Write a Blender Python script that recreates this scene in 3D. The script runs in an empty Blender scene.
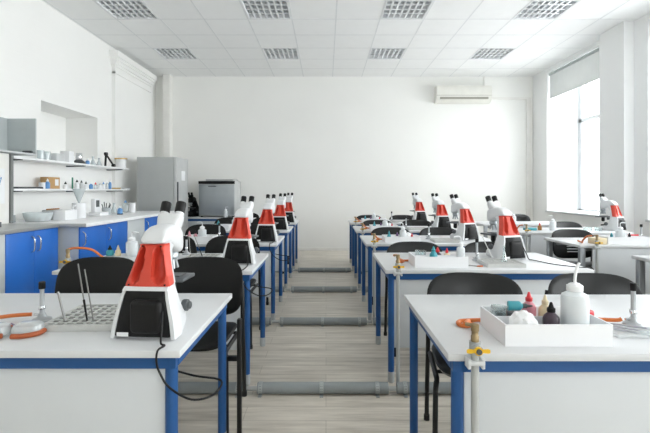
import bpy, bmesh, math, random
from mathutils import Vector, Matrix
PI = math.pi
random.seed(7)
SC = bpy.context.scene
COL = SC.collection
CAMZ, FPX, VPX, HZY = 1.28, 432.0, 326.0, 190.0
TZ = 0.754                    # table top height


# ------------------------------------------------------------------ helpers
def R(d): return d * PI / 180


def lin(c):
    return tuple((x / 255 / 12.92) if x / 255 <= 0.04045 else ((x / 255 + 0.055) / 1.055) ** 2.4 for x in c)


def mat(name, rgb, rough=0.5, metal=0.0, var=0.04, scale=6.0, bump=0.0, bscale=60.0, coat=0.0, spec=0.5):
    m = bpy.data.materials.new(name); m.use_nodes = True
    nt = m.node_tree; b = nt.nodes['Principled BSDF']
    c = lin(rgb)
    tc = nt.nodes.new('ShaderNodeTexCoord')
    nz = nt.nodes.new('ShaderNodeTexNoise'); nz.inputs['Scale'].default_value = scale; nz.inputs['Detail'].default_value = 3
    nt.links.new(tc.outputs['Object'], nz.inputs['Vector'])
    rp = nt.nodes.new('ShaderNodeValToRGB')
    rp.color_ramp.elements[0].position = 0.3; rp.color_ramp.elements[1].position = 0.7
    rp.color_ramp.elements[0].color = (*[x * (1 - var) for x in c], 1)
    rp.color_ramp.elements[1].color = (*[min(1, x * (1 + var)) for x in c], 1)
    nt.links.new(nz.outputs['Fac'], rp.inputs['Fac'])
    nt.links.new(rp.outputs['Color'], b.inputs['Base Color'])
    b.inputs['Roughness'].default_value = rough; b.inputs['Metallic'].default_value = metal
    b.inputs['Coat Weight'].default_value = coat
    b.inputs['Specular IOR Level'].default_value = spec
    if bump:
        n2 = nt.nodes.new('ShaderNodeTexNoise'); n2.inputs['Scale'].default_value = bscale
        nt.links.new(tc.outputs['Object'], n2.inputs['Vector'])
        bp = nt.nodes.new('ShaderNodeBump'); bp.inputs['Strength'].default_value = bump; bp.inputs['Distance'].default_value = 0.004
        nt.links.new(n2.outputs['Fac'], bp.inputs['Height']); nt.links.new(bp.outputs['Normal'], b.inputs['Normal'])
    return m


def glass_mat(name, tint=(245, 250, 250), gloss=0.12, body=0.0, bodycol=(235, 240, 242)):
    """thin clear glass or plastic: see-through with a sheen, plus a share of milky body"""
    m = bpy.data.materials.new(name); m.use_nodes = True
    nt = m.node_tree; nt.nodes.clear()
    out = nt.nodes.new('ShaderNodeOutputMaterial')
    tr = nt.nodes.new('ShaderNodeBsdfTransparent'); tr.inputs['Color'].default_value = (*lin(tint), 1)
    gl = nt.nodes.new('ShaderNodeBsdfGlossy'); gl.inputs['Roughness'].default_value = 0.05
    lw = nt.nodes.new('ShaderNodeLayerWeight'); lw.inputs['Blend'].default_value = 0.25
    ad = nt.nodes.new('ShaderNodeMath'); ad.operation = 'MULTIPLY_ADD'
    ad.inputs[1].default_value = 0.75; ad.inputs[2].default_value = gloss
    nt.links.new(lw.outputs['Facing'], ad.inputs[0])
    mx = nt.nodes.new('ShaderNodeMixShader')
    nt.links.new(ad.outputs[0], mx.inputs[0]); nt.links.new(tr.outputs[0], mx.inputs[1]); nt.links.new(gl.outputs[0], mx.inputs[2])
    last = mx
    if body:
        df = nt.nodes.new('ShaderNodeBsdfDiffuse'); df.inputs['Color'].default_value = (*lin(bodycol), 1)
        m2 = nt.nodes.new('ShaderNodeMixShader'); m2.inputs[0].default_value = body
        nt.links.new(mx.outputs[0], m2.inputs[1]); nt.links.new(df.outputs[0], m2.inputs[2]); last = m2
    nt.links.new(last.outputs[0], out.inputs['Surface'])
    return m


def set_props(o, label=None, cat=None, group=None, kind=None):
    if label: o['label'] = label
    if cat: o['category'] = cat
    if group: o['group'] = group
    if kind: o['kind'] = kind
    return o


def thing(name, label, cat, loc=(0, 0, 0), rz=0.0, group=None):
    o = bpy.data.objects.new(name, None); COL.objects.link(o)
    o.location = loc; o.rotation_euler = (0, 0, rz); o.empty_display_size = 0.05
    return set_props(o, label, cat, group)


def obj(name, bm, m, parent=None, label=None, sharp=38, loc=None, rot=None):
    bmesh.ops.recalc_face_normals(bm, faces=bm.faces[:])
    me = bpy.data.meshes.new(name); bm.to_mesh(me); bm.free()
    for mm in (m if isinstance(m, (list, tuple)) else [m]): me.materials.append(mm)
    me.shade_smooth(); me.set_sharp_from_angle(angle=R(sharp))
    o = bpy.data.objects.new(name, me); COL.objects.link(o)
    if parent: o.parent = parent
    if label: o['label'] = label
    if loc: o.location = loc
    if rot: o.rotation_euler = rot
    return o


def struct(name, bm, m, parent=None):
    o = obj(name, bm, m, parent)
    if parent is None: o['kind'] = 'structure'
    return o


def dup(root, loc, rz=None, label=None, group=None):
    r = root.copy(); COL.objects.link(r); r.location = loc
    if rz is not None: r.rotation_euler = (0, 0, rz)
    if label: r['label'] = label
    if group: r['group'] = group
    for ch in list(root.children):
        if ch.name.startswith('power_cable'): continue
        c = ch.copy(); COL.objects.link(c); c.parent = r
        for g in list(ch.children):
            d = g.copy(); COL.objects.link(d); d.parent = c
    return r


NB = bmesh.new


def box(bm, x0, x1, y0, y1, z0, z1, bev=0.0, M=None, mi=0, seg=2):
    T = Matrix.Translation(((x0 + x1) / 2, (y0 + y1) / 2, (z0 + z1) / 2)) @ Matrix.Diagonal((abs(x1 - x0), abs(y1 - y0), abs(z1 - z0), 1))
    if M is not None and not bev: T = M @ T
    nf = len(bm.faces)
    vs = bmesh.ops.create_cube(bm, size=1, matrix=T)['verts']
    if bev:
        es = list({e for v in vs for e in v.link_edges})
        res = bmesh.ops.bevel(bm, geom=es, offset=bev, segments=seg, affect='EDGES', profile=0.5)
        if M is not None:
            s = set(vs) | set(res['verts'])
            bmesh.ops.transform(bm, matrix=M, verts=[v for v in s if v.is_valid])
    if mi:
        bm.faces.ensure_lookup_table()
        for f in bm.faces[nf:]: f.material_index = mi
    return bm


def ring_faces(bm, rings, cap0=True, cap1=True, mi=0, closed=False):
    n = len(rings[0]); fs = []
    pairs = list(zip(rings[:-1], rings[1:])) + ([(rings[-1], rings[0])] if closed else [])
    for a, b in pairs:
        for i in range(n):
            fs.append(bm.faces.new((a[i], a[(i + 1) % n], b[(i + 1) % n], b[i])))
    if not closed:
        if cap0: fs.append(bm.faces.new(rings[0][::-1]))
        if cap1: fs.append(bm.faces.new(rings[-1]))
    for f in fs: f.material_index = mi
    return bm


def loft(bm, pts_rings, mi=0, cap0=True, cap1=True):
    return ring_faces(bm, [[bm.verts.new(p) for p in r] for r in pts_rings], cap0, cap1, mi)


def lathe(bm, prof, seg=18, loc=(0, 0, 0), M=None, mi=0, cap=True):
    rings = []
    for r, z in prof:
        r = max(r, 1e-4)
        ring = [Vector((r * math.cos(2 * PI * i / seg), r * math.sin(2 * PI * i / seg), z)) for i in range(seg)]
        if M is not None: ring = [M @ p for p in ring]
        rings.append([p + Vector(loc) for p in ring])
    return loft(bm, rings, mi, cap, cap)


def dir_matrix(p0, p1):
    p0, p1 = Vector(p0), Vector(p1)
    q = (p1 - p0).to_track_quat('Z', 'Y')
    return Matrix.Translation(p0) @ q.to_matrix().to_4x4(), (p1 - p0).length


def cyl(bm, p0, p1, r0, r1=None, seg=14, mi=0):
    M, L = dir_matrix(p0, p1)
    return lathe(bm, [(r0, 0), (r0 if r1 is None else r1, L)], seg, M=M, mi=mi)


def smooth_path(pts, n=6):
    P = [Vector(p) for p in pts]; out = []
    for i in range(len(P) - 1):
        a, b, c, d = P[max(i - 1, 0)], P[i], P[i + 1], P[min(i + 2, len(P) - 1)]
        for k in range(n):
            t = k / n
            out.append(0.5 * ((2 * b) + (c - a) * t + (2 * a - 5 * b + 4 * c - d) * t * t + (3 * b - a - 3 * c + d) * t ** 3))
    out.append(P[-1]); return out


def tube(bm, pts, r, seg=8, n=0, mi=0, closed=False, flat=1.0):
    P = smooth_path(pts, n) if n else [Vector(p) for p in pts]
    rings, prev = [], None
    for i, p in enumerate(P):
        if closed: t = P[(i + 1) % len(P)] - P[i - 1]
        else: t = P[min(i + 1, len(P) - 1)] - P[max(i - 1, 0)]
        t.normalize()
        if prev is None:
            u = t.orthogonal().normalized() if abs(t.z) > 0.9 else t.cross(Vector((0, 0, 1))).normalized()
        else:
            u = (prev - t * prev.dot(t))
            u = u.normalized() if u.length > 1e-6 else t.orthogonal().normalized()
        prev = u; w = t.cross(u)
        rr = r[i] if isinstance(r, list) else r
        rings.append([bm.verts.new(p + u * rr * math.cos(2 * PI * k / seg) + w * rr * flat * math.sin(2 * PI * k / seg)) for k in range(seg)])
    return ring_faces(bm, rings, mi=mi, closed=closed)


def prism(bm, poly, y0, y1, plane='xz', mi=0):
    def P(a, b, c): return {'xz': (a, c, b), 'xy': (a, b, c), 'yz': (c, a, b)}[plane]
    return loft(bm, [[P(a, b, y0) for a, b in poly], [P(a, b, y1) for a, b in poly]], mi)


def sup(n, a, ex=4.0):
    """superellipse point"""
    c, s = math.cos(a), math.sin(a)
    return math.copysign(abs(c) ** (2 / ex), c), math.copysign(abs(s) ** (2 / ex), s)


def at(px, py, z=TZ):
    y = FPX * (CAMZ - z) / (py - HZY)
    return (px - VPX) * y / FPX, y, z


def onx(px, x): return x * FPX / (px - VPX)       # depth of a point of a side wall seen at column px


# ------------------------------------------------------------------ materials
M_ = {}
M_['tabletop'] = mat('tabletop_laminate', (212, 214, 216), 0.38, var=0.015)
M_['table_edge'] = mat('table_edge', (196, 198, 200), 0.45)
M_['panel'] = mat('panel_white', (206, 210, 213), 0.5, var=0.015)
M_['blue_metal'] = mat('table_blue', (20, 78, 136), 0.4, var=0.03)
M_['grey_metal'] = mat('table_grey', (150, 154, 157), 0.35, metal=0.6)
M_['cap_grey'] = mat('foot_grey', (176, 180, 182), 0.5)
M_['blue_door'] = mat('door_blue', (36, 112, 206), 0.4, var=0.03)
M_['carcass'] = mat('carcass_grey', (208, 213, 214), 0.5)
M_['steel'] = mat('steel', (190, 192, 194), 0.28, metal=0.9, var=0.06)
M_['steel_top'] = mat('worktop_steel', (176, 178, 177), 0.35, metal=0.4)
M_['chrome'] = mat('chrome', (215, 217, 220), 0.15, metal=1.0)
M_['white_top'] = mat('worktop_white', (240, 241, 242), 0.4)
M_['black_plastic'] = mat('chair_black', (17, 19, 20), 0.33, var=0.08, spec=.4)
M_['black_matte'] = mat('chair_black_matte', (14, 15, 15), 0.5, var=0.08, spec=.3)
M_['black_tube'] = mat('tube_black', (14, 15, 16), 0.4, spec=.4)
M_['scope_white'] = mat('scope_white', (218, 220, 222), 0.35, var=0.01)
M_['scope_red'] = mat('scope_red', (208, 70, 52), 0.42, var=0.03)
M_['scope_black'] = mat('scope_black', (9, 10, 11), 0.5, spec=.3)
M_['rubber'] = mat('rubber_black', (9, 9, 10), 0.5, spec=.35)
M_['scope_grey'] = mat('scope_grey', (92, 96, 99), 0.4, metal=0.3)
M_['obj_grey'] = mat('objective_grey', (168, 174, 178), 0.3, metal=0.5)
M_['wash'] = glass_mat('wash_bottle', (240, 244, 246), 0.05, 0.72, (236, 240, 242))
M_['cap_white'] = mat('cap_white', (236, 238, 240), 0.4)
M_['teal'] = mat('teal_plastic', (60, 152, 165), 0.4)
M_['pink'] = mat('pink_plastic', (214, 140, 152), 0.4)
M_['ivory'] = mat('ivory_plastic', (222, 206, 172), 0.45)
M_['darkbottle'] = mat('dark_bottle', (58, 44, 56), 0.3)
M_['red'] = mat('red_plastic', (205, 42, 52), 0.4)
M_['tan'] = mat('tan_contents', (206, 168, 110), 0.5)
M_['tissue'] = mat('tissue', (238, 239, 240), 0.8, bump=0.4, bscale=30)
M_['traywhite'] = mat('tray_white', (234, 235, 237), 0.5, var=0.01)
M_['orange'] = mat('hose_orange', (206, 112, 50), 0.5)
M_['brown'] = mat('trim_brown', (170, 88, 48), 0.5)
M_['brass'] = mat('brass_thread', (150, 132, 100), 0.4, metal=0.7)
M_['yellow'] = mat('valve_yellow', (226, 180, 30), 0.4)
M_['pipe_white'] = mat('pipe_light', (178, 181, 180), 0.4, metal=0.25)
M_['pipe_grey'] = mat('pipe_pvc', (140, 146, 147), 0.5, var=0.05)
M_['strap'] = mat('strap_zinc', (176, 180, 181), 0.4, metal=0.4)
M_['glass'] = glass_mat('clear_glass')
M_['milky'] = glass_mat('milky_glass', gloss=0.08, body=0.4)
M_['rack'] = mat('rack_pale', (196, 197, 195), 0.45)
M_['rack_dark'] = mat('rack_hollow', (78, 79, 77), 0.6)
M_['burner'] = mat('burner_grey', (170, 174, 177), 0.35, metal=0.3)
M_['needle'] = mat('needle_steel', (150, 150, 148), 0.3, metal=0.8)
M_['purple'] = mat('purple_mark', (92, 52, 110), 0.4)
M_['blue'] = mat('blue_plastic', (98, 150, 205), 0.4)
M_['card'] = mat('cardboard', (186, 150, 102), 0.8, var=0.06)
M_['wood'] = mat('wood_handle', (166, 116, 66), 0.6)
M_['grey_plastic'] = mat('grey_plastic', (202, 205, 206), 0.5)
M_['dark_grey'] = mat('dark_grey', (70, 74, 76), 0.5)
M_['hood'] = mat('hood_grey_blue', (180, 187, 188), 0.5)
M_['gold'] = mat('gold_rim', (196, 166, 104), 0.4, metal=0.4)
M_['green'] = mat('green_plastic', (52, 122, 100), 0.5)
M_['paper'] = mat('paper', (236, 238, 240), 0.8)
M_['fridge_side'] = mat('fridge_steel', (176, 179, 179), 0.42, metal=0.35, var=0.02)
M_['fridge_door'] = mat('fridge_door', (196, 198, 198), 0.42, metal=0.15)
M_['oven_glass'] = mat('oven_steel_door', (168, 174, 178), 0.4, metal=0.6)
M_['ac'] = mat('ac_white', (224, 223, 216), 0.4)
M_['ac_dark'] = mat('ac_slot', (150, 148, 138), 0.6)
M_['blind'] = mat('blind_fabric', (200, 204, 204), 0.8)
nt = M_['blind'].node_tree
tl = nt.nodes.new('ShaderNodeBsdfTranslucent'); tl.inputs['Color'].default_value = (*lin((206, 206, 204)), 1)
mxs = nt.nodes.new('ShaderNodeMixShader'); mxs.inputs[0].default_value = 0.4
nt.links.new(nt.nodes['Principled BSDF'].outputs[0], mxs.inputs[1]); nt.links.new(tl.outputs[0], mxs.inputs[2])
nt.links.new(mxs.outputs[0], nt.nodes['Material Output'].inputs['Surface'])
M_['frame_white'] = mat('window_pvc', (206, 209, 211), 0.35)
M_['window_glass'] = glass_mat('window_glass', (252, 253, 253), 0.02)
M_['trim'] = mat('trim_white', (233, 232, 228), 0.6)
M_['louvre'] = mat('louvre_alu', (226, 228, 230), 0.3, metal=0.35)
M_['housing'] = mat('lamp_housing', (150, 153, 155), 0.5)
M_['post'] = mat('post_grey', (120, 123, 122), 0.5)
M_['tbar'] = mat('ceiling_bar', (222, 224, 225), 0.6)


def wall_mat(name, rgb, brick, axes):
    m = mat(name, rgb, 0.75, var=0.012, scale=1.5)
    nt = m.node_tree; b = nt.nodes['Principled BSDF']
    g = nt.nodes.new('ShaderNodeNewGeometry'); sx = nt.nodes.new('ShaderNodeSeparateXYZ'); cb = nt.nodes.new('ShaderNodeCombineXYZ')
    nt.links.new(g.outputs['Position'], sx.inputs[0])
    nt.links.new(sx.outputs[axes[0]], cb.inputs[0]); nt.links.new(sx.outputs[axes[1]], cb.inputs[1])
    nz = nt.nodes.new('ShaderNodeTexNoise'); nz.inputs['Scale'].default_value = 35
    nt.links.new(cb.outputs[0], nz.inputs['Vector'])
    bp = nt.nodes.new('ShaderNodeBump'); bp.inputs['Strength'].default_value = 0.25; bp.inputs['Distance'].default_value = 0.004
    h = nz.outputs['Fac']
    if brick:
        br = nt.nodes.new('ShaderNodeTexBrick'); br.inputs['Scale'].default_value = 1.0
        br.inputs['Brick Width'].default_value = 0.27; br.inputs['Row Height'].default_value = 0.085
        br.inputs['Mortar Size'].default_value = 0.007; br.inputs['Mortar Smooth'].default_value = 0.6
        br.inputs['Color1'].default_value = (1, 1, 1, 1); br.inputs['Color2'].default_value = (.95, .95, .95, 1); br.inputs['Mortar'].default_value = (.4, .4, .4, 1)
        nt.links.new(cb.outputs[0], br.inputs['Vector'])
        mx = nt.nodes.new('ShaderNodeMix'); mx.data_type = 'FLOAT'; mx.inputs[0].default_value = 0.3
        nt.links.new(br.outputs['Color'], mx.inputs[2]); nt.links.new(nz.outputs['Fac'], mx.inputs[3]); h = mx.outputs[0]
    nt.links.new(h, bp.inputs['Height']); nt.links.new(bp.outputs['Normal'], b.inputs['Normal'])
    return m


W_LEFT = wall_mat('wall_paint_brick', (241, 241, 239), True, (1, 2))
W_BACK = wall_mat('wall_paint_back', (240, 240, 237), False, (0, 2))
W_RIGHT = wall_mat('wall_paint_window', (242, 243, 243), False, (1, 2))
CEIL = mat('ceiling_tile', (240, 241, 241), 0.85, var=0.01, bump=0.3, bscale=140)


def floor_mat():
    m = bpy.data.materials.new('vinyl_plank_floor'); m.use_nodes = True
    nt = m.node_tree; b = nt.nodes['Principled BSDF']; L = nt.links.new
    g = nt.nodes.new('ShaderNodeNewGeometry')
    mp = nt.nodes.new('ShaderNodeMapping'); mp.inputs['Scale'].default_value = (1.3, 14, 1)
    L(g.outputs['Position'], mp.inputs['Vector'])
    nz = nt.nodes.new('ShaderNodeTexNoise'); nz.inputs['Scale'].default_value = 1.6; nz.inputs['Detail'].default_value = 7; nz.inputs['Roughness'].default_value = 0.62
    L(mp.outputs[0], nz.inputs['Vector'])
    rp = nt.nodes.new('ShaderNodeValToRGB')
    e = rp.color_ramp.elements; e[0].position = 0.3; e[1].position = 0.72
    e[0].color = (*lin((186, 177, 164)), 1); e[1].color = (*lin((236, 229, 217)), 1)
    L(nz.outputs['Fac'], rp.inputs['Fac'])
    br = nt.nodes.new('ShaderNodeTexBrick'); br.inputs['Scale'].default_value = 1.0; br.offset = 0.37
    br.inputs['Brick Width'].default_value = 1.25; br.inputs['Row Height'].default_value = 0.15
    br.inputs['Mortar Size'].default_value = 0.0018; br.inputs['Mortar Smooth'].default_value = 0.3
    br.inputs['Color1'].default_value = (1, 1, 1, 1); br.inputs['Color2'].default_value = (.86, .86, .85, 1); br.inputs['Mortar'].default_value = (.62, .6, .58, 1)
    L(g.outputs['Position'], br.inputs['Vector'])
    mx = nt.nodes.new('ShaderNodeMix'); mx.data_type = 'RGBA'; mx.blend_type = 'MULTIPLY'; mx.inputs[0].default_value = 1.0
    L(rp.outputs['Color'], mx.inputs[6]); L(br.outputs['Color'], mx.inputs[7])
    L(mx.outputs[2], b.inputs['Base Color'])
    b.inputs['Roughness'].default_value = 0.42
    bp = nt.nodes.new('ShaderNodeBump'); bp.inputs['Strength'].default_value = 0.12; bp.inputs['Distance'].default_value = 0.002
    L(br.outputs['Color'], bp.inputs['Height']); L(bp.outputs['Normal'], b.inputs['Normal'])
    return m


# ------------------------------------------------------------------ room
XL, XR, YB, YN, ZC = -3.60, 4.38, 9.14, -2.6, 3.68
b = box(NB(), XL - .7, XR + .8, YN - .2, YB + .2, -0.1, 0.0); struct('floor', b, floor_mat())
b = box(NB(), XL - .7, XR + .8, YB, YB + .2, 0, ZC + .3); struct('wall_back', b, W_BACK)
FILL_OPEN = [(1.5, 2.5)]  # window opening added behind the camera to soften shadows on camera-facing sides
b = NB(); fe = [XL - .7] + [v for o in FILL_OPEN for v in o] + [XR + .8]
for i in range(0, len(fe), 2): box(b, fe[i], fe[i + 1], YN - .2, YN, 0, ZC + .3)
for a, c in FILL_OPEN: box(b, a, c, YN - .2, YN, 0, .9); box(b, a, c, YN - .2, YN, 3.4, ZC + .3)
struct('wall_front', b, W_BACK)
# left wall with a window-like niche
n0, n1, nz0, nz1 = 5.457, 6.806, 1.76, 2.415
b = NB()
box(b, XL - .7, XL, YN, n0, 0, ZC + .3); box(b, XL - .7, XL, n1, YB, 0, ZC + .3)
box(b, XL - .7, XL, n0, n1, 0, nz0); box(b, XL - .7, XL, n0, n1, nz1, ZC + .3)
box(b, XL - .7, XL - .5, n0, n1, nz0, nz1)
struct('wall_left', b, W_LEFT)
# right wall with deep window openings
OPEN = [(6.75, 8.56), (4.10, 5.876), (1.5, 3.25), (-1.2, 0.6)]
sill, head = 0.845, 3.60
b = NB(); edges = [YN] + [v for o in OPEN[::-1] for v in o] + [YB]
for i in range(0, len(edges), 2): box(b, XR, XR + .8, edges[i], edges[i + 1], 0, ZC + .3)
for a, c in OPEN:
    box(b, XR, XR + .8, a, c, 0, sill); box(b, XR, XR + .8, a, c, head, ZC + .3)
for a, c in ((6.143, 6.70), (3.45, 3.95), (.8, 1.3)): box(b, XR - .142, XR, a, c, 0, ZC)
struct('wall_right', b, W_RIGHT)
for k, (a, c) in enumerate(OPEN):
    xf = 5.0
    fr = NB()
    for (y0, y1, z0, z1) in ((a, a + .06, sill, head), (c - .11, c, sill, head), ((a + c) / 2 - .045, (a + c) / 2 + .045, sill, head),
                             (a, c, sill, sill + .07), (a, c, head - .07, head), (a, c, 2.60, 2.68)):
        box(fr, xf, xf + .08, y0 + .001, y1 - .001, z0 + .001, z1 - .001, .006)
    wo = obj('window_%d' % (k + 1), fr, M_['frame_white']); wo['kind'] = 'structure'
    obj('pane', box(NB(), xf + .04, xf + .046, a + .05, c - .05, sill + .05, head - .05), M_['window_glass'], wo)
    obj('sill', box(NB(), XR - .05, xf - .002, a + .01, c - .01, sill - .0, sill + .035, .006), M_['frame_white'], wo)
for k, (a, c) in enumerate(FILL_OPEN):
    fr = NB()
    for (x0, x1, z0, z1) in ((a, a + .06, .9, 3.4), (c - .06, c, .9, 3.4), ((a + c) / 2 - .04, (a + c) / 2 + .04, .9, 3.4), (a, c, .9, .97), (a, c, 3.33, 3.4), (a, c, 2.60, 2.68)):
        box(fr, x0 + .001, x1 - .001, YN - .15, YN - .08, z0 + .001, z1 - .001, .006)
    wo = obj('window_%d' % (k + 5), fr, M_['frame_white']); wo['kind'] = 'structure'  # frame of the added, unseen fill window
    obj('pane', box(NB(), a + .05, c - .05, YN - .12, YN - .114, .95, 3.35), M_['window_glass'], wo)
# ceiling tiles, lamps sit in the holes
TS = 0.617; TX0 = -1.095; TY0 = 7.30
LIGHTS = [(cx, cy) for cy in (TY0, TY0 - 3 * TS) for cx in (TX0 - 3 * TS, TX0, TX0 + 3 * TS, TX0 + 6 * TS)]
holes = {(round((x - TX0) / TS), round((y - TY0) / TS)) for x, y in LIGHTS}
b = NB()
for i in range(-5, 10):
    for j in range(-17, 4):
        if (i, j) in holes: continue
        x0, x1 = max(TX0 + i * TS, XL - .3), min(TX0 + (i + 1) * TS, XR + .3)
        y0, y1 = max(TY0 + j * TS, YN), min(TY0 + (j + 1) * TS, YB + .01)
        if x1 <= x0 or y1 <= y0: continue
        box(b, x0, x1, y0, y1, ZC, ZC + .02)
box(b, XL - .5, XR + .5, YN, YB, ZC + .28, ZC + .32)
cl = struct('ceiling', b, CEIL)
b = NB()
for i in range(-4, 10):
    x = TX0 + i * TS
    if XL < x < XR: box(b, x - .009, x + .009, YN, YB, ZC - .002, ZC + .004)
for j in range(-15, 4):
    y = TY0 + j * TS
    if YN < y < YB: box(b, XL, XR, y - .009, y + .009, ZC - .0018, ZC + .0035)
struct('ceiling_grid', b, M_['tbar'], cl)
# painted pilaster with cornice on the left wall, corner column, pipe boxing on the back wall
b = NB(); box(b, XL, XL + .06, 7.25, 8.71, 0, 3.36)
for z0, z1, e in ((3.36, 3.40, .075), (3.40, 3.46, .10), (3.46, 3.50, .125), (3.50, 3.60, .15)):
    box(b, XL, XL + e, 7.25 - (e - .06), 8.71 + (e - .06), z0, z1)
box(b, XL, XL + .075, 7.25, 8.71, 3.24, 3.27)
struct('trim_1', b, W_LEFT)
struct('trim_2', box(NB(), -3.38, -3.24, 8.95, YB, 0, ZC), M_['trim'])
b = NB(); box(b, 3.46, 4.33, YB - .035, YB, 3.19, 3.235); box(b, 4.23, 4.33, YB - .035, YB, 0, 3.19); box(b, 3.33, 3.36, YB - .02, YB, 3.44, ZC)
struct('trim_3', b, M_['trim'])
struct('baseboard_back', box(NB(), XL, XR, YB - .012, YB, 0, .06), M_['trim'])
# grey strip on the left wall
t = obj('upright_post', box(NB(), -3.350, -3.315, 4.55, 4.585, .931, 1.665, .003), M_['post'])
set_props(t, 'dark grey upright post on the worktop at the start of the shelves', 'post')
t = obj('splash_panel', box(NB(), -3.35, -3.335, 2.9, 4.545, .931, 1.66), M_['trim'])
set_props(t, 'white splash panel standing on the steel worktop, ending at the dark post', 'panel')


# ceiling lamps
def lamp(x, y, label):
    t = thing('ceiling_light', label, 'light', (x, y, ZC), 0, 'louvred ceiling lights')
    b = NB()
    for x0, x1, y0, y1 in ((0, TS, 0, .025), (0, TS, TS - .025, TS), (0, .025, .025, TS - .025), (TS - .025, TS, .025, TS - .025)):
        box(b, x0, x1, y0, y1, -.006, .006)
    obj('frame', b, M_['tbar'], t)
    b = NB(); w = .025
    box(b, w, TS - w, w, TS - w, .085, .095)
    for x0, x1, y0, y1 in ((w, w + .004, w, TS - w), (TS - w - .004, TS - w, w, TS - w), (w, TS - w, w, w + .004), (w, TS - w, TS - w - .004, TS - w)):
        box(b, x0, x1, y0, y1, 0, .085)
    obj('housing', b, M_['cap_white'], t)
    b = NB(); n = 7; s = (TS - 2 * w) / n
    for i in range(1, n):      # V-shaped long blades
        xx = w + i * s
        prism(b, [(xx - .012, .006), (xx + .012, .006), (xx + .002, .055), (xx - .002, .055)], w, TS - w)
    for i in range(1, 4):      # cross blades
        yy = w + i * (TS - 2 * w) / 4
        prism(b, [(yy - .015, .008), (yy + .015, .008), (yy + .002, .050), (yy - .002, .050)], w, TS - w, 'yz')
    obj('louvre', b, M_['louvre'], t)
    for i in range(4):
        xx = w + (i + .5) * (TS - 2 * w) / 4
        obj('tube', cyl(NB(), (xx, w + .01, .066), (xx, TS - w - .01, .066), .008, seg=10), M_['cap_white'], t)


cols = ['nearest the cupboards', 'second from the cupboards', 'second from the windows', 'nearest the windows']
cols = ['above the cupboards', 'above the cupboard-side tables', 'above the middle tables', 'beside the windows']
for k, (x, y) in enumerate(LIGHTS):
    lamp(x, y, 'square louvred ceiling light %s, in the row %s' % (cols[k % 4], 'closer to the back wall' if k < 4 else 'closer to the camera'))

# air conditioner
t = thing('air_conditioner', 'white air conditioner high on the back wall near the windows', 'air conditioner', (2.86, YB, 3.10))
b = NB()
prof = [(0, .0), (-.10, .0), (-.175, .045), (-.215, .12), (-.22, .30), (-.19, .345), (0, .345)]
prism(b, prof, -.57, .57, 'yz'); obj('body', b, M_['ac'], t)
obj('air_slot', box(NB(), -.50, .50, -.209, -.15, .062, .105), M_['ac_dark'], t)
b = NB(); box(b, -.50, .50, -.2, -.196, -.015, .015, M=Matrix.Translation((0, 0, .07)) @ Matrix.Rotation(0, 4, 'X')); obj('flap', b, M_['ac'], t)
obj('intake_line', box(NB(), -.57, .57, -.2225, -.2, .135, .141), M_['ac_dark'], t)

# roller blinds
for k, (a, c, z0) in enumerate(((6.75, 8.56, 3.095), (4.10, 5.876, 3.28))):
    t = thing('roller_blind', 'grey roller blind half drawn over the window ' + ('by the back wall' if k == 0 else 'closer to the camera'), 'blind', (XR + .05, (a + c) / 2, z0))
    h = (c - a) / 2 - .012
    obj('fabric', box(NB(), -.0015, .0015, -h, h, .0, head - z0 - .04), M_['blind'], t)
    obj('roller', cyl(NB(), (.0, -h, head - z0 - .035), (0, h, head - z0 - .035), .028), M_['hood'], t)
    obj('bottom_bar', box(NB(), -.008, .008, -h, h, -.012, .012, .003), M_['blind'], t)

# ------------------------------------------------------------------ left wall furniture
def bow_handle(parent, y, z, x):
    b = NB()
    tube(b, [(x, y, z - .075), (x + .028, y, z - .055), (x + .034, y, z), (x + .028, y, z + .055), (x, y, z + .075)], .007, 8, 4)
    return obj('handle', b, M_['chrome'], parent)


def base_unit(label, x, y0, y1, doors, ztop, handles, end=None):
    """x: front plane; the unit goes back to the wall"""
    t = thing('base_cabinet', label, 'cabinet', (x, y0, 0))
    d = x - XL - .01; w = y1 - y0
    b = NB(); box(b, -d, -.02, .002, w - .002, .08, ztop); box(b, -d, -.06, .01, w - .01, 0, .08)
    obj('carcass', b, M_['carcass'], t)
    n = doors
    for i in range(n):
        a, c = i * w / n + .003, (i + 1) * w / n - .003
        dr = obj('door', box(NB(), -.02, 0, a, c, .10, ztop - .004, .002), M_['blue_door'], t)
        hy = (c - .04) if handles[i] == 'f' else (a + .04)
        bow_handle(dr, hy, ztop - .13, 0)
    return t


base_unit('blue two-door base cabinet under the steel sink worktop', -2.80, 3.775, 4.52, 2, .893, 'fn')
base_unit('blue two-door base cabinet under the white worktop, beside the grey end panel', -2.60, 4.57, 5.66, 2, .888, 'nn')
base_unit('blue two-door base cabinet at the refrigerator end of the white worktop', -2.60, 6.20, 7.20, 2, .888, 'nn')
t = obj('filler_panel', box(NB(), XL + .02, -2.60, 5.665, 6.195, .0, .888, .002), M_['carcass'])
set_props(t, 'plain light grey cabinet front between the two blue units', 'cabinet')
t = obj('end_cabinet', box(NB(), XL + .02, -2.80, 3.0, 3.77, .0, .893, .002), M_['carcass'])
set_props(t, 'pale grey cabinet side at the near end of the steel worktop', 'cabinet')
t = obj('steel_worktop', box(NB(), XL + .01, -2.78, 2.9, 4.50, .896, .932, .003), M_['steel_top'])
set_props(t, 'grey stainless steel worktop over the first blue cabinet', 'worktop')
t = obj('white_worktop', box(NB(), XL + .01, -2.50, 4.505, 7.25, .892, .93, .003), [M_['white_top'], M_['steel_top']])
set_props(t, 'long white worktop running under the shelves to the refrigerator', 'worktop')
for p in t.data.polygons:
    if p.normal.y < -.9: p.material_index = 1


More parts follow.
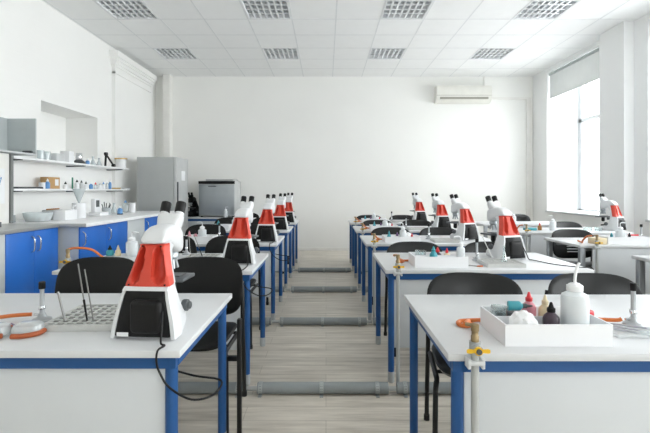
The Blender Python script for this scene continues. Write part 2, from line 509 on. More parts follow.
def shelf(label, z):
    t = thing('wall_shelf', label, 'shelf', (XL, 0, z))
    obj('board', box(NB(), .002, .28, 4.60, 7.30, -.012, .012, .003), M_['white_top'], t)
    for y in (4.75, 6.0, 7.1):
        b = NB(); prism(b, [(.002, -.012), (.25, -.012), (.25, -.022), (.02, -.03), (.002, -.03)], y - .022, y + .022)
        obj('bracket', b, M_['dark_grey'], t)


shelf('upper white wall shelf above the long worktop', 1.63)
shelf('lower white wall shelf above the long worktop', 1.283)
# open grey wall box
t = thing('wall_cupboard', 'open grey-blue wall cupboard hung before the shelves', 'cupboard', (XL, 4.885, 1.69))
b = NB(); box(b, .002, .325, -.018, .0, 0, .395); obj('end_panel', b, M_['hood'], t)
obj('end_panel', box(NB(), .002, .325, -1.6, -1.582, 0, .395), M_['hood'], t)
obj('back_panel', box(NB(), .002, .012, -1.58, -.02, 0, .395), M_['hood'], t)
obj('bottom_panel', box(NB(), .002, .325, -1.6, 0, -.022, -.001, .003), M_['grey_plastic'], t)
obj('latch', box(NB(), .2, .30, -.05, -.02, .005, .03, .004), M_['dark_grey'], t)

# refrigerator
t = thing('refrigerator', 'tall grey refrigerator standing at the end of the white worktop', 'refrigerator', (-3.27, 7.46, 0))
obj('body', box(NB(), 0, .64, 0, .62, .03, 1.85, .008), M_['fridge_side'], t)
obj('door', box(NB(), .645, .69, .0, .62, .62, 1.85, .008), M_['fridge_door'], t)
obj('door', box(NB(), .645, .69, .0, .62, .05, .61, .008), M_['fridge_door'], t)
obj('handle', box(NB(), .69, .71, .02, .045, .75, 1.42, .004), M_['dark_grey'], t)
obj('foot', box(NB(), .02, .62, .02, .6, 0, .03), M_['dark_grey'], t)
obj('paper_note', box(NB(), .690, .692, .25, .45, 1.45, 1.62), M_['paper'], t)

# ------------------------------------------------------------------ tables
ROWN = ['front', 'second', 'third', 'fourth', 'last']


def make_table(w, d, kind, label, name='lab_table', cat='table', loc=(0, 0, 0)):
    """origin at the near corner on the camera's left, on the floor"""
    t = thing(name, label, cat, loc)
    blue = kind == 'blue'
    fm = M_['blue_metal'] if blue else M_['grey_metal']
    obj('tabletop', box(NB(), 0, w, 0, d, TZ - .025, TZ, .003), M_['tabletop'], t)
    b = NB(); i = .022; zt = TZ - .026
    if blue:
        for x0, x1, y0, y1 in ((i, w - i, i, i + .025), (i, w - i, d - i - .025, d - i), (i, i + .025, i + .03, d - i - .03), (w - i - .025, w - i, i + .03, d - i - .03)):
            box(b, x0, x1, y0, y1, zt - .042, zt)
    else:
        for x0, x1, y0, y1 in ((i + .06, w - i, .10, .125), (i + .06, w - i, d - .125, d - .10)):
            box(b, x0, x1, y0, y1, zt - .04, zt)
    obj('apron', b, fm, t)
    for x in (i + .020, w - i - .020):
        for y in (i + .020, d - i - .020):
            if blue:
                lg = obj('leg', cyl(NB(), (x, y, .07), (x, y, zt), .0205, seg=18), fm, t)
                obj('foot_cap', lathe(NB(), [(.018, 0), (.022, .004), (.022, .07), (.018, .075)], 16, (x, y, 0)), M_['cap_grey'], lg)
            else:
                lg = obj('leg', box(NB(), x - .026, x + .026, y - .022, y + .022, .02, zt, .006), fm, t)
                obj('foot_cap', box(NB(), x - .028, x + .028, y - .024, y + .024, 0, .025, .004), M_['dark_grey'], lg)
    if blue:
        obj('modesty_panel', box(NB(), .062, w - .062, .035, .053, .23, zt - .043, .002), M_['panel'], t)
    else:
        obj('modesty_panel', box(NB(), .13, w - .02, .012, .030, .12, zt - .002, .002), M_['panel'], t)
    return t


LY = [1.414, 2.80, 4.20, 5.54, 6.85]
RY = [1.387, 2.84, 4.22, 5.54, 6.85]
WY = [2.80, 4.10, 5.35, 6.60]
LX1, RX0, WX0, TW, TD = -.478, .392, 2.41, 1.375, .76
LW = 1.30
lt = make_table(LW, .79, 'blue', '%s table of the cupboard-side column, white top with blue legs' % ROWN[0], loc=(LX1 - LW, LY[0], 0))
for k in range(1, 5):
    o = dup(lt, (LX1 - LW, LY[k], 0), label='%s table of the cupboard-side column, white top with blue legs' % ROWN[k])
mt = make_table(TW, .79, 'blue', '%s table of the middle column, white top with blue legs' % ROWN[0], loc=(RX0, RY[0], 0))
for k in range(1, 5):
    o = dup(mt, (RX0, RY[k], 0), label='%s table of the middle column, white top with blue legs' % ROWN[k])
wt = make_table(1.40, .68, 'grey', 'white table by the windows with grey metal legs, %s of its column' % ROWN[0], loc=(WX0 + .05, WY[0], 0))
WN = ['front', 'second', 'third', 'last']
for k in range(1, 4):
    o = dup(wt, (WX0, WY[k], 0), label='white table by the windows with grey metal legs, %s of its column' % WN[k])
bt = make_table(1.80, .72, 'blue', 'blue-legged side table by the back wall under the steel oven', 'side_table', 'table', (-2.80, 8.24, 0))

# oven on the back table
t = thing('lab_oven', 'steel laboratory oven standing on the side table by the back wall', 'oven', (-2.47, 8.36, TZ))
obj('body', box(NB(), 0, .70, .03, .62, .02, .70, .008), M_['fridge_door'], t)
obj('door', box(NB(), .01, .69, 0, .029, .04, .63, .006), M_['oven_glass'], t)
obj('control_panel', box(NB(), 0, .70, .0, .029, .645, .70, .003), M_['rubber'], t)
b = NB(); tube(b, [(.2, .0, .60), (.2, -.03, .60), (.34, -.03, .60), (.34, 0, .60)], .008); obj('handle', b, M_['dark_grey'], t)
obj('top_slab', box(NB(), .12, .66, .08, .55, .701, .74, .006), M_['steel'], t)
for x, y in ((.05, .06), (.65, .06), (.05, .57), (.65, .57)): obj('foot', cyl(NB(), (x, y, 0), (x, y, .02), .02), M_['rubber'], t)


# ------------------------------------------------------------------ chairs
def make_chair(label, m, zs=1.0, slots=False, arms=False):
    """seat centre over the origin, faces -y"""
    t = thing('stacking_chair', label, 'chair')
    b = NB()           # seat
    rings = []
    for z, k, yk in ((.435, .86, 0), (.440, .95, 0), (.458, 1.0, 0), (.470, .97, 0), (.474, .85, 0)):
        ring = []
        for i in range(36):
            cx, cy = sup(0, 2 * PI * i / 36, 4.5)
            x, y = .235 * k * cx, .21 * k * cy
            dz = -.018 * (1 - (x / .235) ** 2) if z > .46 else 0
            if y < -.1: dz -= .35 * (y + .1) ** 2 * 4
            ring.append((x, y, (z + dz) * zs))
        rings.append(ring)
    loft(b, rings); obj('seat', b, m, t)
    b = NB()           # curved backrest: front and back skins joined at the rim
    hw, hh, zc = .25, .165, .66 * zs
    def P(r, a, off):
        cx, cz = sup(0, a, 3.6)
        x, z = hw * r * cx, hh * r * cz * zs
        y = .235 - .055 * (x / hw) ** 2 + (z / hh) * .035 - .012 * (1 - (z / hh) ** 2)
        return (x, y + off, zc + z)
    n = 44; RR = [.25, .5, .72, .88, .97]
    front = [[b.verts.new(P(r, 2 * PI * i / n, -.012 * (1 - r ** 6))) for i in range(n)] for r in RR]
    rim = [b.verts.new(P(1.0, 2 * PI * i / n, .004)) for i in range(n)]
    back = [[b.verts.new(P(r, 2 * PI * i / n, .014 * (1 - r ** 8) + .003)) for i in range(n)] for r in RR]
    ring_faces(b, front + [rim] + back[::-1])
    bk = obj('backrest', b, m, t)
    if slots:
        for dz in (-.085, -.055, -.025):
            s = NB(); pts = [(x, .235 - .055 * (x / hw) ** 2 + (dz / hh) * .035 - .026 - .012 * (1 - (dz / hh) ** 2), zc + dz) for x in (-.07, -.035, 0, .035, .07)]
            tube(s, pts, .006, 6); obj('vent_slot', s, M_['grey_plastic'], bk)
    for s in (-1, 1):
        x = s * .238
        b = NB(); tube(b, [(x * 1.05, -.215, .012), (x * 1.03, -.205, .36 * zs), (x, -.185, .415 * zs), (x, -.13, .425 * zs), (x, .12, .425 * zs)], .0125, 10, 5)
        lg = obj('leg', b, M_['black_tube'], t)
        obj('foot_cap', cyl(NB(), (x * 1.05, -.215, 0), (x * 1.05, -.215, .03), .016, seg=10), M_['rubber'], lg)
        b = NB(); tube(b, [(x * 1.02, .262, .012), (x * 1.01, .252, .25 * zs), (x, .232, .42 * zs), (x, .228, .50 * zs), (x * .98, .247, .62 * zs), (x * .9, .262, .73 * zs)], .0125, 10, 5)
        lg = obj('leg', b, M_['black_tube'], t)
        obj('foot_cap', cyl(NB(), (x * 1.02, .262, 0), (x * 1.02, .262, .03), .016, seg=10), M_['rubber'], lg)
    b = NB(); tube(b, [(-.238, -.10, .42 * zs), (.238, -.10, .42 * zs)], .009); tube(b, [(-.238, .12, .42 * zs), (.238, .12, .42 * zs)], .009)
    obj('cross_bar', b, M_['black_tube'], t)
    if arms:
        for s in (-1, 1):
            b = NB(); box(b, s * .318 - .011, s * .318 + .011, -.238, -.208, 0, .625, .005); box(b, min(s * .25, s * .308), max(s * .25, s * .308), -.21, -.185, .40, .425, .003)
            obj('arm_post', b, M_['black_tube'], t)
    return t


ch_m = make_chair('x', M_['black_matte'], 1.045)
ch_g = make_chair('x', M_['black_plastic'])
ch_a = make_chair('x', M_['black_matte'], 1.045, False, True)
ch_s = make_chair('x', M_['black_plastic'], 1.0, True)
used = set()


def chair(src, x, y, rz, label):
    if src.name not in used:
        used.add(src.name); src.location = (x, y, 0); src.rotation_euler = (0, 0, R(rz)); src['label'] = label; return src
    return dup(src, (x, y, 0), R(rz), label)


# cupboard-side column: two chairs behind each table
CW = 'black chair behind the %s table of the cupboard-side column, on the %s'
chair(ch_m, -1.382, 2.43, 0, 'matte ' + CW % ('front', 'cupboard side'))
chair(ch_a, -.755, 2.43, -1, 'matte ' + CW % ('front', 'aisle side'))
chair(ch_m, -1.42, 3.71, 0, 'matte ' + CW % ('second', 'cupboard side'))
chair(ch_m, -.85, 3.71, -2, 'matte ' + CW % ('second', 'aisle side'))
for k in (2, 3, 4):
    for x, s in ((-1.455, 'cupboard side'), (-.90, 'aisle side')):
        chair(ch_m, x, LY[k] + .83 + random.uniform(-.02, .02), random.uniform(-1, 1), 'matte ' + CW % (ROWN[k], s))
MW = 'glossy black chair behind the %s table of the middle column, on the %s'
chair(ch_g, .765, 2.115, -8, MW % ('front', 'aisle side'))
chair(ch_g, 1.42, 2.10, -2, MW % ('front', 'window side'))
chair(ch_g, .775, 3.55, 2, MW % ('second', 'aisle side'))
chair(ch_g, 1.43, 3.55, -1, MW % ('second', 'window side'))
for k in (2, 3, 4):
    for x, s in ((.78, 'aisle side'), (1.38, 'window side')):
        chair(ch_g, x + random.uniform(-.01, .01), RY[k] + .79 + random.uniform(-.02, .03), random.uniform(-2, 2), MW % (ROWN[k], s))
chair(ch_s, 2.83, 4.76, 0, 'black chair with three slots in its back, behind the second table by the windows')
chair(ch_g, 3.03, 3.46, 0, 'black chair cut by the frame edge, behind the front table by the windows')
chair(ch_g, 3.45, 5.98, 4, 'black chair behind the third table by the windows, past the teal pieces')
chair(ch_g, 3.28, 7.27, -3, 'black chair tucked under the last table by the windows')
chair(ch_g, 3.66, 7.95, 10, 'black chair standing free near the back wall beyond the window tables')


# ------------------------------------------------------------------ microscopes
def microscope(label, dark=False):
    t = thing('microscope', label, 'microscope')
    W, RD, BK = (M_['scope_black'],) * 3 if dark else (M_['scope_white'], M_['scope_red'], M_['scope_black'])
    # (z, half width, y back, y front)
    S = [(.000, .114, -.128, .125), (.006, .119, -.132, .130), (.040, .114, -.128, .126), (.052, .112, -.127, .110),
         (.060, .109, -.126, .02), (.10, .099, -.122, -.012), (.165, .083, -.115, -.028), (.176, .081, -.112, -.030),
         (.184, .079, -.098, -.030), (.25, .060, -.080, -.020), (.30, .0475, -.066, .010), (.322, .0430, -.056, .055), (.330, .046, -.066, .07)]
    def half(z, q):
        for a, c in zip(S[:-1], S[1:]):
            if a[0] <= z <= c[0]:
                f = (z - a[0]) / (c[0] - a[0]); return a[q] + f * (c[q] - a[q])
        return S[-1][q]
    b = NB(); rings = []
    for z, hw, y0, y1 in S:
        ring = []
        for i in range(40):
            cx, cy = sup(0, 2 * PI * i / 40, 6)
            front = (cy + 1) / 2
            k = 1 - (.12 * front if z > .055 else .58 * max(0, front - .15) / .85)
            yb_ = y0 + (.032 if .183 < z < .32 else 0)
            ring.append((hw * cx * k, (yb_ + y1) / 2 + (y1 - yb_) / 2 * cy, z))
        rings.append(ring)
    loft(b, rings)
    for s in (-1, 1):      # pale frame around the lamp housing
        loft(b, [[(s * half(z, 1) * .875, half(z, 2) - .020, z), (s * half(z, 1) * 1.0, half(z, 2) - .020, z), (s * half(z, 1) * 1.0, half(z, 2) + .04, z), (s * half(z, 1) * .875, half(z, 2) + .04, z)] for z in (.004, .06, .10, .14, .180)])
    loft(b, [[(-half(z, 1), half(z, 2) - .020, z), (half(z, 1), half(z, 2) - .020, z), (half(z, 1), half(z, 2) + .04, z), (-half(z, 1), half(z, 2) + .04, z)] for z in (.168, .1805)])
    obj('body', b, W, t, sharp=50)
    # lamp housing: black, bulging out of the lower back
    b = NB(); rings = []
    for z, k, dy in ((.010, .85, .010), (.014, .87, .015), (.10, .87, .016), (.150, .87, .015), (.168, .86, .010)):
        hw = half(z, 1) * k; y = half(z, 2) - dy
        rings.append([(-hw, y, z), (-hw * .9, y - .006, z), (hw * .9, y - .006, z), (hw, y, z), (hw, y + .05, z), (-hw, y + .05, z)])
    loft(b, rings); lh = obj('lamp_housing', b, BK, t, sharp=60)
    box(bb := NB(), -.045, .070, -.162, -.12, .022, .140, .018, seg=3); obj('lamp_cover', bb, M_['rubber'] if not dark else BK, lh)
    if not dark:
        obj('rating_plate', box(NB(), -.092, -.050, -.1525, -.149, .012, .026), M_['traywhite'], lh, 'small white rating plate')
    # red panel with two finger hollows
    b = NB(); nz, nx = 22, 26; grid = []
    for j in range(nz + 1):
        z = .178 + (.326 - .178) * j / nz
        hw = {0: .080}.get(j, half(z, 1) + .003)
        row = []
        for i in range(nx + 1):
            u = -1 + 2 * i / nx
            yb = half(max(z, .185), 2) - .018 - .005 * (1 - u * u)
            if abs(u) > .95: yb += .004
            v = (z - .254) / .064
            for uc in (-.60, .52):
                q = ((u - uc) / (.22 if uc < 0 else .36)) ** 2 + abs(v) ** 3
                if q < 1: yb += .046 * (1 - q) ** .4
            row.append(b.verts.new((u * hw, yb, z)))
        grid.append(row)
    for j in range(nz):
        for i in range(nx): b.faces.new((grid[j][i], grid[j][i + 1], grid[j + 1][i + 1], grid[j + 1][i]))
    rimv = [grid[0][i] for i in range(nx + 1)] + [grid[j][nx] for j in range(1, nz + 1)] + [grid[nz][i] for i in range(nx - 1, -1, -1)] + [grid[j][0] for j in range(nz - 1, 0, -1)]
    inner = [b.verts.new((v.co.x * .97, half(v.co.z, 2) + .03, v.co.z)) for v in rimv]
    for i in range(len(rimv)):
        k2 = (i + 1) % len(rimv); b.faces.new((rimv[i], rimv[k2], inner[k2], inner[i]))
    b.faces.new(inner)
    rp = obj('rear_panel', b, RD, t, sharp=50)
    if not dark:
        for x, z in ((-.066, .186), (.066, .186), (-.034, .319), (.034, .319)):
            yy = half(max(z, .185), 2) - .0225
            obj('screw', cyl(NB(), (x, yy, z), (x, yy + .006, z), .0032, seg=8), M_['rubber'], rp)
    # head: dome over the arm, overhanging to the front
    b = NB(); rings = []
    for y, hw, z0, z1 in ((-.080, .038, .329, .340), (-.072, .0455, .326, .352), (-.045, .0455, .325, .378), (-.015, .0450, .321, .389), (.03, .048, .296, .392), (.075, .0475, .276, .386), (.108, .042, .272, .368), (.117, .032, .280, .352)):
        rings.append([(hw * cx, y, (z0 + z1) / 2 + (z1 - z0) / 2 * cz) for cx, cz in (sup(0, 2 * PI * i / 28, 4) for i in range(28))])
    loft(b, rings); hd = obj('head', b, W, t, sharp=50)
    # binocular block and eyepieces, leaning to the user
    d = Vector((0, math.sin(R(27)), math.cos(R(27))))
    M, L = dir_matrix((0, .058, .360), Vector((0, .058, .360)) + d)
    b = NB(); loft(b, [[M @ Vector((hw * cx, hd2 * cz, z)) for cx, cz in (sup(0, 2 * PI * i / 24, 4) for i in range(24))] for z, hw, hd2 in ((-.03, .044, .036), (.02, .043, .034), (.05, .050, .026), (.066, .050, .024), (.070, .044, .02))])
    for s in (-1, 1): lathe(b, [(.0175, .05), (.0175, .0815)], 16, (0, 0, 0), M @ Matrix.Translation((s * .031, 0, 0)))
    bl = obj('binocular_block', b, W, hd, sharp=50)
    for s in (-1, 1):
        obj('eyepiece', lathe(NB(), [(.0165, .082), (.0198, .084), (.0205, .120), (.019, .126), (.013, .126), (.012, .118)], 18, (0, 0, 0), M @ Matrix.Translation((s * .031, 0, 0))), M_['rubber'], t)
    # nosepiece with objectives
    b = NB(); lathe(b, [(.024, .278), (.030, .268), (.030, .254), (.022, .246)], 18, (0, .085, 0))
    for k in range(4):
        a = PI / 4 + k * PI / 2
        p = Vector((math.cos(a) * .014, .085 + math.sin(a) * .014, .250)); q = p + Vector((math.cos(a) * .012, math.sin(a) * .012, -.04))
        cyl(b, p, q, .009, .007, 10)
    obj('nosepiece', b, M_['obj_grey'], t)
    b = NB(); box(b, -.075, .075, .022, .150, .166, .180, .003); box(b, -.02, .02, -.03, .03, .135, .166, .003); box(b, -.03, .05, .05, .12, .181, .186)
    st = obj('stage', b, M_['scope_grey'], t)
    obj('condenser', lathe(NB(), [(.012, .11), (.02, .12), (.02, .160), (.014, .165)], 16, (0, .085, 0)), M_['scope_black'], t)
    obj('light_port', lathe(NB(), [(.028, .045), (.028, .064), (.022, .070)], 18, (0, .085, 0)), M_['scope_black'], t)
    for s in (-1, 1):
        obj('focus_knob', lathe(NB(), [(.020, .084), (.022, .088), (.022, .104), (.014, .106), (.014, .114), (.011, .116)], 18, (0, .0, .085), Matrix.Rotation(s * PI / 2, 4, 'Y')), M_['scope_grey'], t)
    return t


sc0 = microscope('x')
first = [True]


def scope(x, y, rz, label, cable=None):
    if first[0]:
        first[0] = False; s = sc0; s.location = (x, y, TZ + .001); s.rotation_euler = (0, 0, R(rz)); s['label'] = label
    else: s = dup(sc0, (x, y, TZ + .001), R(rz), label)
    if cable:
        Mi = (Matrix.Translation((x, y, TZ)) @ Matrix.Rotation(R(rz), 4, 'Z')).inverted()
        p0 = [(.072, -.148, .10), (.082, -.175, .05), (.088, -.195, .008)]
        bb = NB(); tube(bb, [Vector(p) for p in p0] + [Mi @ Vector(c) for c in cable], .0036, 7, 6)
        obj('power_cable', bb, M_['rubber'], s)
    return s


def edge_cable(y):   # hangs over the near corner of a cupboard-side table and swings under it
    e = LX1
    return [(e - .062, y + .03, TZ + .005), (e - .068, y - .012, TZ + .004), (e - .07, y - .018, .725), (e - .062, y - .015, .69), (e - .03, y - .015, .64), (e + .04, y - .01, .598), (e + .10, y + .03, .594),
            (e + .115, y + .08, .62), (e + .02, y + .085, .635), (e - .10, y + .10, .66)]


SW = 'white and red microscope on the %s table of the cupboard-side column'
for k, (x, y, a) in enumerate(((-.632, 1.66, -4), (-.607, 3.18, -6), (-.595, 4.48, -5), (-.60, 5.79, -5), (-.60, 7.04, -4))):
    scope(x, y, a, SW % ROWN[k], edge_cable(LY[k]) if k < 3 else None)
RW = 'white and red microscope on the %s table of the middle column'
scope(1.37, 3.385, 19, RW % 'second', [(1.54, 3.20, TZ + .005), (1.60, 3.02, TZ + .005), (1.72, 2.90, TZ + .006), (1.768, 2.89, TZ + .010), (1.79, 2.885, .74), (1.795, 2.89, .70)])
scope(1.445, 4.62, 27, RW % 'third')
scope(1.545, 5.92, 16, RW % 'fourth')
scope(1.53, 7.22, 14, RW % 'last')
scope(3.72, 5.66, 30, 'white and red microscope on the third table by the windows')
bs = microscope('old black microscope standing beside the steel oven', True); bs.location = (-2.53 + .0, 8.62, TZ); bs.rotation_euler = (0, 0, R(172))
bs.location = (-2.655, 8.60, TZ + .001)

# ------------------------------------------------------------------ gas taps, hoses and floor pipes
def make_tap(label, kind='pipe'):
    t = thing('gas_tap', label, 'gas tap')
    obj('riser', cyl(NB(), (0, 0, .0), (0, 0, .80), .0125, seg=16), M_['pipe_white'], t)
    b = NB(); lathe(b, [(.010, .80), (.0125, .803), (.0125, .822), (.0105, .825), (.0105, .836), (.0125, .838), (.0125, .858), (.009, .860)], 14); obj('threaded_fitting', b, M_['brass'], t)
    b = NB(); cyl(b, (0, -.028, .785), (0, .006, .785), .016); lathe(b, [(.018, .765), (.018, .805)], 12); v = obj('valve_body', b, M_['burner'], t)
    b = NB(); cyl(b, (0, -.036, .785), (0, -.028, .785), .013)
    prism(b, [(-.036, .780), (-.030, .7785), (.0, .781), (.030, .7785), (.036, .780), (.036, .789), (.030, .7915), (.0, .789), (-.030, .7915), (-.036, .789)], -.034, -.029)
    hdl = obj('valve_handle', b, M_['yellow'], t)
    obj('hub_cap', cyl(NB(), (0, -.041, .785), (0, -.036, .785), .0085), M_['dark_grey'], hdl)
    b = NB(); box(b, -.027, .027, -.018, .020, .733, .747, .003); box(b, -.027, -.017, -.017, .018, .722, .754, .003); box(b, .017, .027, -.017, .018, .722, .754, .003)
    obj('clamp', b, M_['grey_plastic'], t)
    b = NB(); tube(b, [(0, .0, .85), (-.010, .016, .852), (-.019, .028, .850)], .006, 8, 3); obj('hose_nozzle', b, M_['brass'], t)
    return t


tp = make_tap('gas tap with yellow handle on the front table of the middle column'); tp.location = (RX0 + .076, RY[0] - .03, 0)
for k in range(1, 5): dup(tp, (RX0 + .076, RY[k] - .03, 0), 0, 'gas tap with yellow handle on the %s table of the middle column' % ROWN[k])
dup(tp, (2.553, WY[1] - .03, 0), 0, 'gas tap with yellow handle on the second table by the windows')
dup(tp, (2.47, WY[2] - .03, 0), 0, 'gas tap with yellow handle on the third table by the windows')
o = dup(tp, (-1.655, LY[1] - .03, 0), 0, 'tall gas tap with brass top on the second table of the cupboard-side column'); o.scale = (1, 1, 1.05)


def hose(label, pts, r=.0078, n=7):
    b = NB(); tube(b, pts, r, 9, n)
    return set_props(obj('rubber_hose', b, M_['orange']), label, 'hose')


for k in range(5):
    x, y = RX0 + .076, RY[k] - .03; z = TZ + .009
    pts = [(x - .02, y + .03, .850), (x + .012, y + .10, .838), (x + .045, y + .19, .80), (x + .085, y + .265, z + .012), (x + .07, y + .285, z), (x + .045, y + .30, z), (x + .05, y + .335, z), (x + .09, y + .355, z), (x + .25, y + .37, z), (x + .45, y + .38, z)]
    if k == 0: pts += [(x + .58, y + .375, z), (x + .668, y + .34, z + .006), (x + .688, y + .332, z + .013)]
    hose('orange rubber hose lying on the %s table of the middle column' % ROWN[k], pts)
for k, x, y in ((1, 2.553, WY[1] - .03), (2, 2.47, WY[2] - .03)):
    z = TZ + .009
    hose('orange rubber hose curling from the tap on the %s table by the windows' % WN[k], [(x - .032, y + .022, .846), (x - .06, y + .05, .84), (x - .07, y + .10, .80), (x - .04, y + .17, z + .003), (x - .005, y + .25, z), (x + .02, y + .34, z)])
hose('orange rubber hose from the brass tap on the second table of the cupboard-side column', [(-1.672, 2.80, .895), (-1.64, 2.83, .90), (-1.56, 2.87, .885), (-1.51, 2.93, .82), (-1.48, 2.99, TZ + .012), (-1.42, 3.03, TZ + .009), (-1.30, 3.05, TZ + .009)])
hose('orange rubber hose reaching the burner on the front table of the cupboard-side column', [(-1.62, 1.70, TZ + .009), (-1.40, 1.70, TZ + .012), (-1.25, 1.72, TZ + .026), (-1.186, 1.742, TZ + .025)])
hose('orange rubber hose lying on the third table of the cupboard-side column', [(-1.60, 4.55, TZ + .009), (-1.35, 4.70, TZ + .009), (-1.23, 4.72, TZ + .009), (-1.196, 4.72, TZ + .026)])
hose('orange rubber hose lying on the fourth table of the cupboard-side column', [(-1.70, 5.75, TZ + .009), (-1.60, 5.95, TZ + .009), (-1.45, 6.02, TZ + .009), (-1.35, 6.05, TZ + .009)])

PN = ['second', 'third', 'fourth', 'last']
PY = [RY[k] - .125 for k in range(1, 5)]
for k, y in enumerate(PY):
    ends = [(-1.62, -.52, 'under the cupboard-side table'), (-.435, .385, 'across the aisle'), (.445, 1.62, 'under the middle table')]
    for x0, x1, wh in ends:
        if k == 0 and wh.startswith('across'): x0, x1 = -.43, .39
        t = thing('floor_pipe', 'fat grey pipe on the floor %s, in the %s row' % (wh, PN[k]), 'pipe', (x0, y, .037), 0, 'grey floor pipes')
        obj('pipe', cyl(NB(), (0, 0, 0), (x1 - x0, 0, 0), .0345, seg=24), M_['pipe_grey'], t)
        L = x1 - x0
        xs = (.02, L * .49, L - .07) if wh.startswith('across') else (.05, L - .03)
        for x in xs:
            b = NB(); lathe(b, [(.0352, -.012), (.0375, -.011), (.0375, .011), (.0352, .012)], 24, (x, 0, 0), Matrix.Rotation(PI / 2, 4, 'Y'))
            box(b, x - .011, x + .011, -.055, .055, -.0365, -.0335)
            sp = obj('strap', b, M_['strap'], t)
            hb = NB()
            for a in range(-60, 61, 24):
                for dx in (-.004, .004):
                    c = Vector((x + dx, -math.cos(R(a)) * .0374, math.sin(R(a)) * .0374)); cyl(hb, c, c + Vector((0, -math.cos(R(a)), math.sin(R(a)))) * .0009, .0022, seg=6)
            obj('strap_holes', hb, M_['dark_grey'], sp)
        b = NB()
        if wh.startswith('across'):
            cyl(b, (-.075, 0, -.005), (-.004, 0, -.005), .014); obj('connector', b, M_['pipe_white'], t); obj('connector', cyl(NB(), (L + .004, 0, -.005), (L + .05, 0, -.005), .014), M_['pipe_white'], t)


# ------------------------------------------------------------------ table-top pieces
def bottle_wash(t_label, loc, rz=0, h=.118, r=.033, straight=False):
    t = thing('wash_bottle', t_label, 'bottle', loc, rz)
    obj('body', lathe(NB(), [(r * .94, 0), (r, .004), (r, h * .86), (r * .93, h * .93), (r * .5, h), (r * .48, h + .008)], 22), M_['wash'], t)
    obj('screw_cap', lathe(NB(), [(r * .58, h + .002), (r * .6, h + .004), (r * .6, h + .020), (r * .35, h + .028), (r * .2, h + .030)], 18), M_['cap_white'], t)
    b = NB()
    if straight: tube(b, [(0, 0, h + .028), (.001, 0, h + .05), (.006, 0, h + .078), (.016, 0, h + .10)], .005, 9, 4)
    else: tube(b, [(0, 0, h + .028), (0, 0, h + .055), (.006, 0, h + .066), (.022, 0, h + .071), (.052, 0, h + .066)], .0042, 8, 4)
    obj('spout', b, M_['cap_white'], t)
    return t


def bottle_drop(name, label, loc, m, capm, h=.055, r=.016, lying=None):
    t = thing(name, label, 'bottle', loc)
    b = NB(); lathe(b, [(r * .93, 0), (r, .003), (r, h * .78), (r * .85, h * .88), (r * .45, h), (r * .42, h + .004)], 18)
    c = NB(); lathe(c, [(r * .5, h + .002), (r * .52, h + .014), (r * .34, h + .018), (r * .16, h + .034), (r * .1, h + .036)], 14)
    obj('body', b, m, t); obj('dropper_cap', c, capm, t)
    if lying is not None: t.rotation_euler = (R(88), 0, R(lying))
    return t


def tray(label, x, y, w=.362, d=.235, h=.073, rz=0):
    t = thing('sorting_tray', label, 'tray', (x, y, TZ), rz)
    b = NB(); k = .005
    box(b, 0, w, 0, d, 0, k); box(b, 0, w, 0, k, k, h); box(b, 0, w, d - k, d, k, h); box(b, 0, k, k, d - k, k, h); box(b, w - k, w, k, d - k, k, h)
    obj('box', b, M_['traywhite'], t)
    obj('divider', box(NB(), k + .001, w - k - .001, d * .5, d * .5 + .004, k, h * .92), M_['traywhite'], t)
    return t


def burner(label, x, y, rz=0, s=1.0):
    t = thing('bunsen_burner', label, 'burner', (x, y, TZ), rz)
    obj('base', lathe(NB(), [(.034, 0), (.036, .003), (.034, .009), (.018, .016), (.012, .03)], 20), M_['burner'], t)
    obj('barrel', lathe(NB(), [(.0095, .028), (.0095, .034), (.0085, .036), (.0085, .14 * s)], 16), M_['burner'], t)
    obj('flame_cap', lathe(NB(), [(.0115, .135 * s), (.0125, .137 * s), (.0125, .162 * s), (.010, .165 * s)], 16), M_['rubber'], t)
    b = NB(); cyl(b, (-.008, 0, .024), (-.032, 0, .024), .0045, seg=10); obj('gas_inlet', b, M_['chrome'], t)
    obj('air_ring', lathe(NB(), [(.012, .045), (.013, .046), (.013, .058), (.012, .06)], 16), M_['chrome'], t)
    return t


def rack(label, x, y, w=.30, d=.30, rz=0, nx=8, ny=8):
    t = thing('slide_rack', label, 'rack', (x, y, TZ), rz)
    obj('plate', box(NB(), 0, w, 0, d, 0, .016), M_['rack_dark'], t)
    b = NB()
    for x0, x1, y0, y1 in ((0, w, -.004, .004), (0, w, d - .004, d + .004), (-.004, .004, 0, d), (w - .004, w + .004, 0, d)): box(b, x0, x1, y0, y1, 0, .025)
    for i in range(1, nx): box(b, w * i / nx - .004, w * i / nx + .004, .005, d - .005, .0161, .021)
    for j in range(1, ny): box(b, .005, w - .005, d * j / ny - .006, d * j / ny + .006, .0161, .022)
    obj('grid', b, M_['rack'], t)
    return t


def needle(label, p0, p1, tip=None, m=None, r=.0035, name='dissecting_needle'):
    """a thin tool leaning from p0 (foot) to p1"""
    p0, p1 = Vector(p0), Vector(p1)
    t = thing(name, label, 'tool', p0); d = p1 - p0
    obj('shaft', cyl(NB(), d * .33 if tip else (0, 0, 0), d, r * .8, r * .75, 10), m or M_['needle'], t)
    if tip: obj('grip', cyl(NB(), (0, 0, 0), d * .35, r * .9, r * 1.25, 10), tip, t)
    return t


def beaker(label, loc, r=.03, h=.065, m=None):
    t = thing('beaker', label, 'beaker', loc)
    b = NB(); lathe(b, [(r * .9, 0), (r, .004), (r, h * .9), (r * 1.06, h), (r * .98, h - .001), (r * .95, h * .9), (r * .95, .006)], 20, cap=True)
    obj('cup', b, m or M_['glass'], t)
    return t


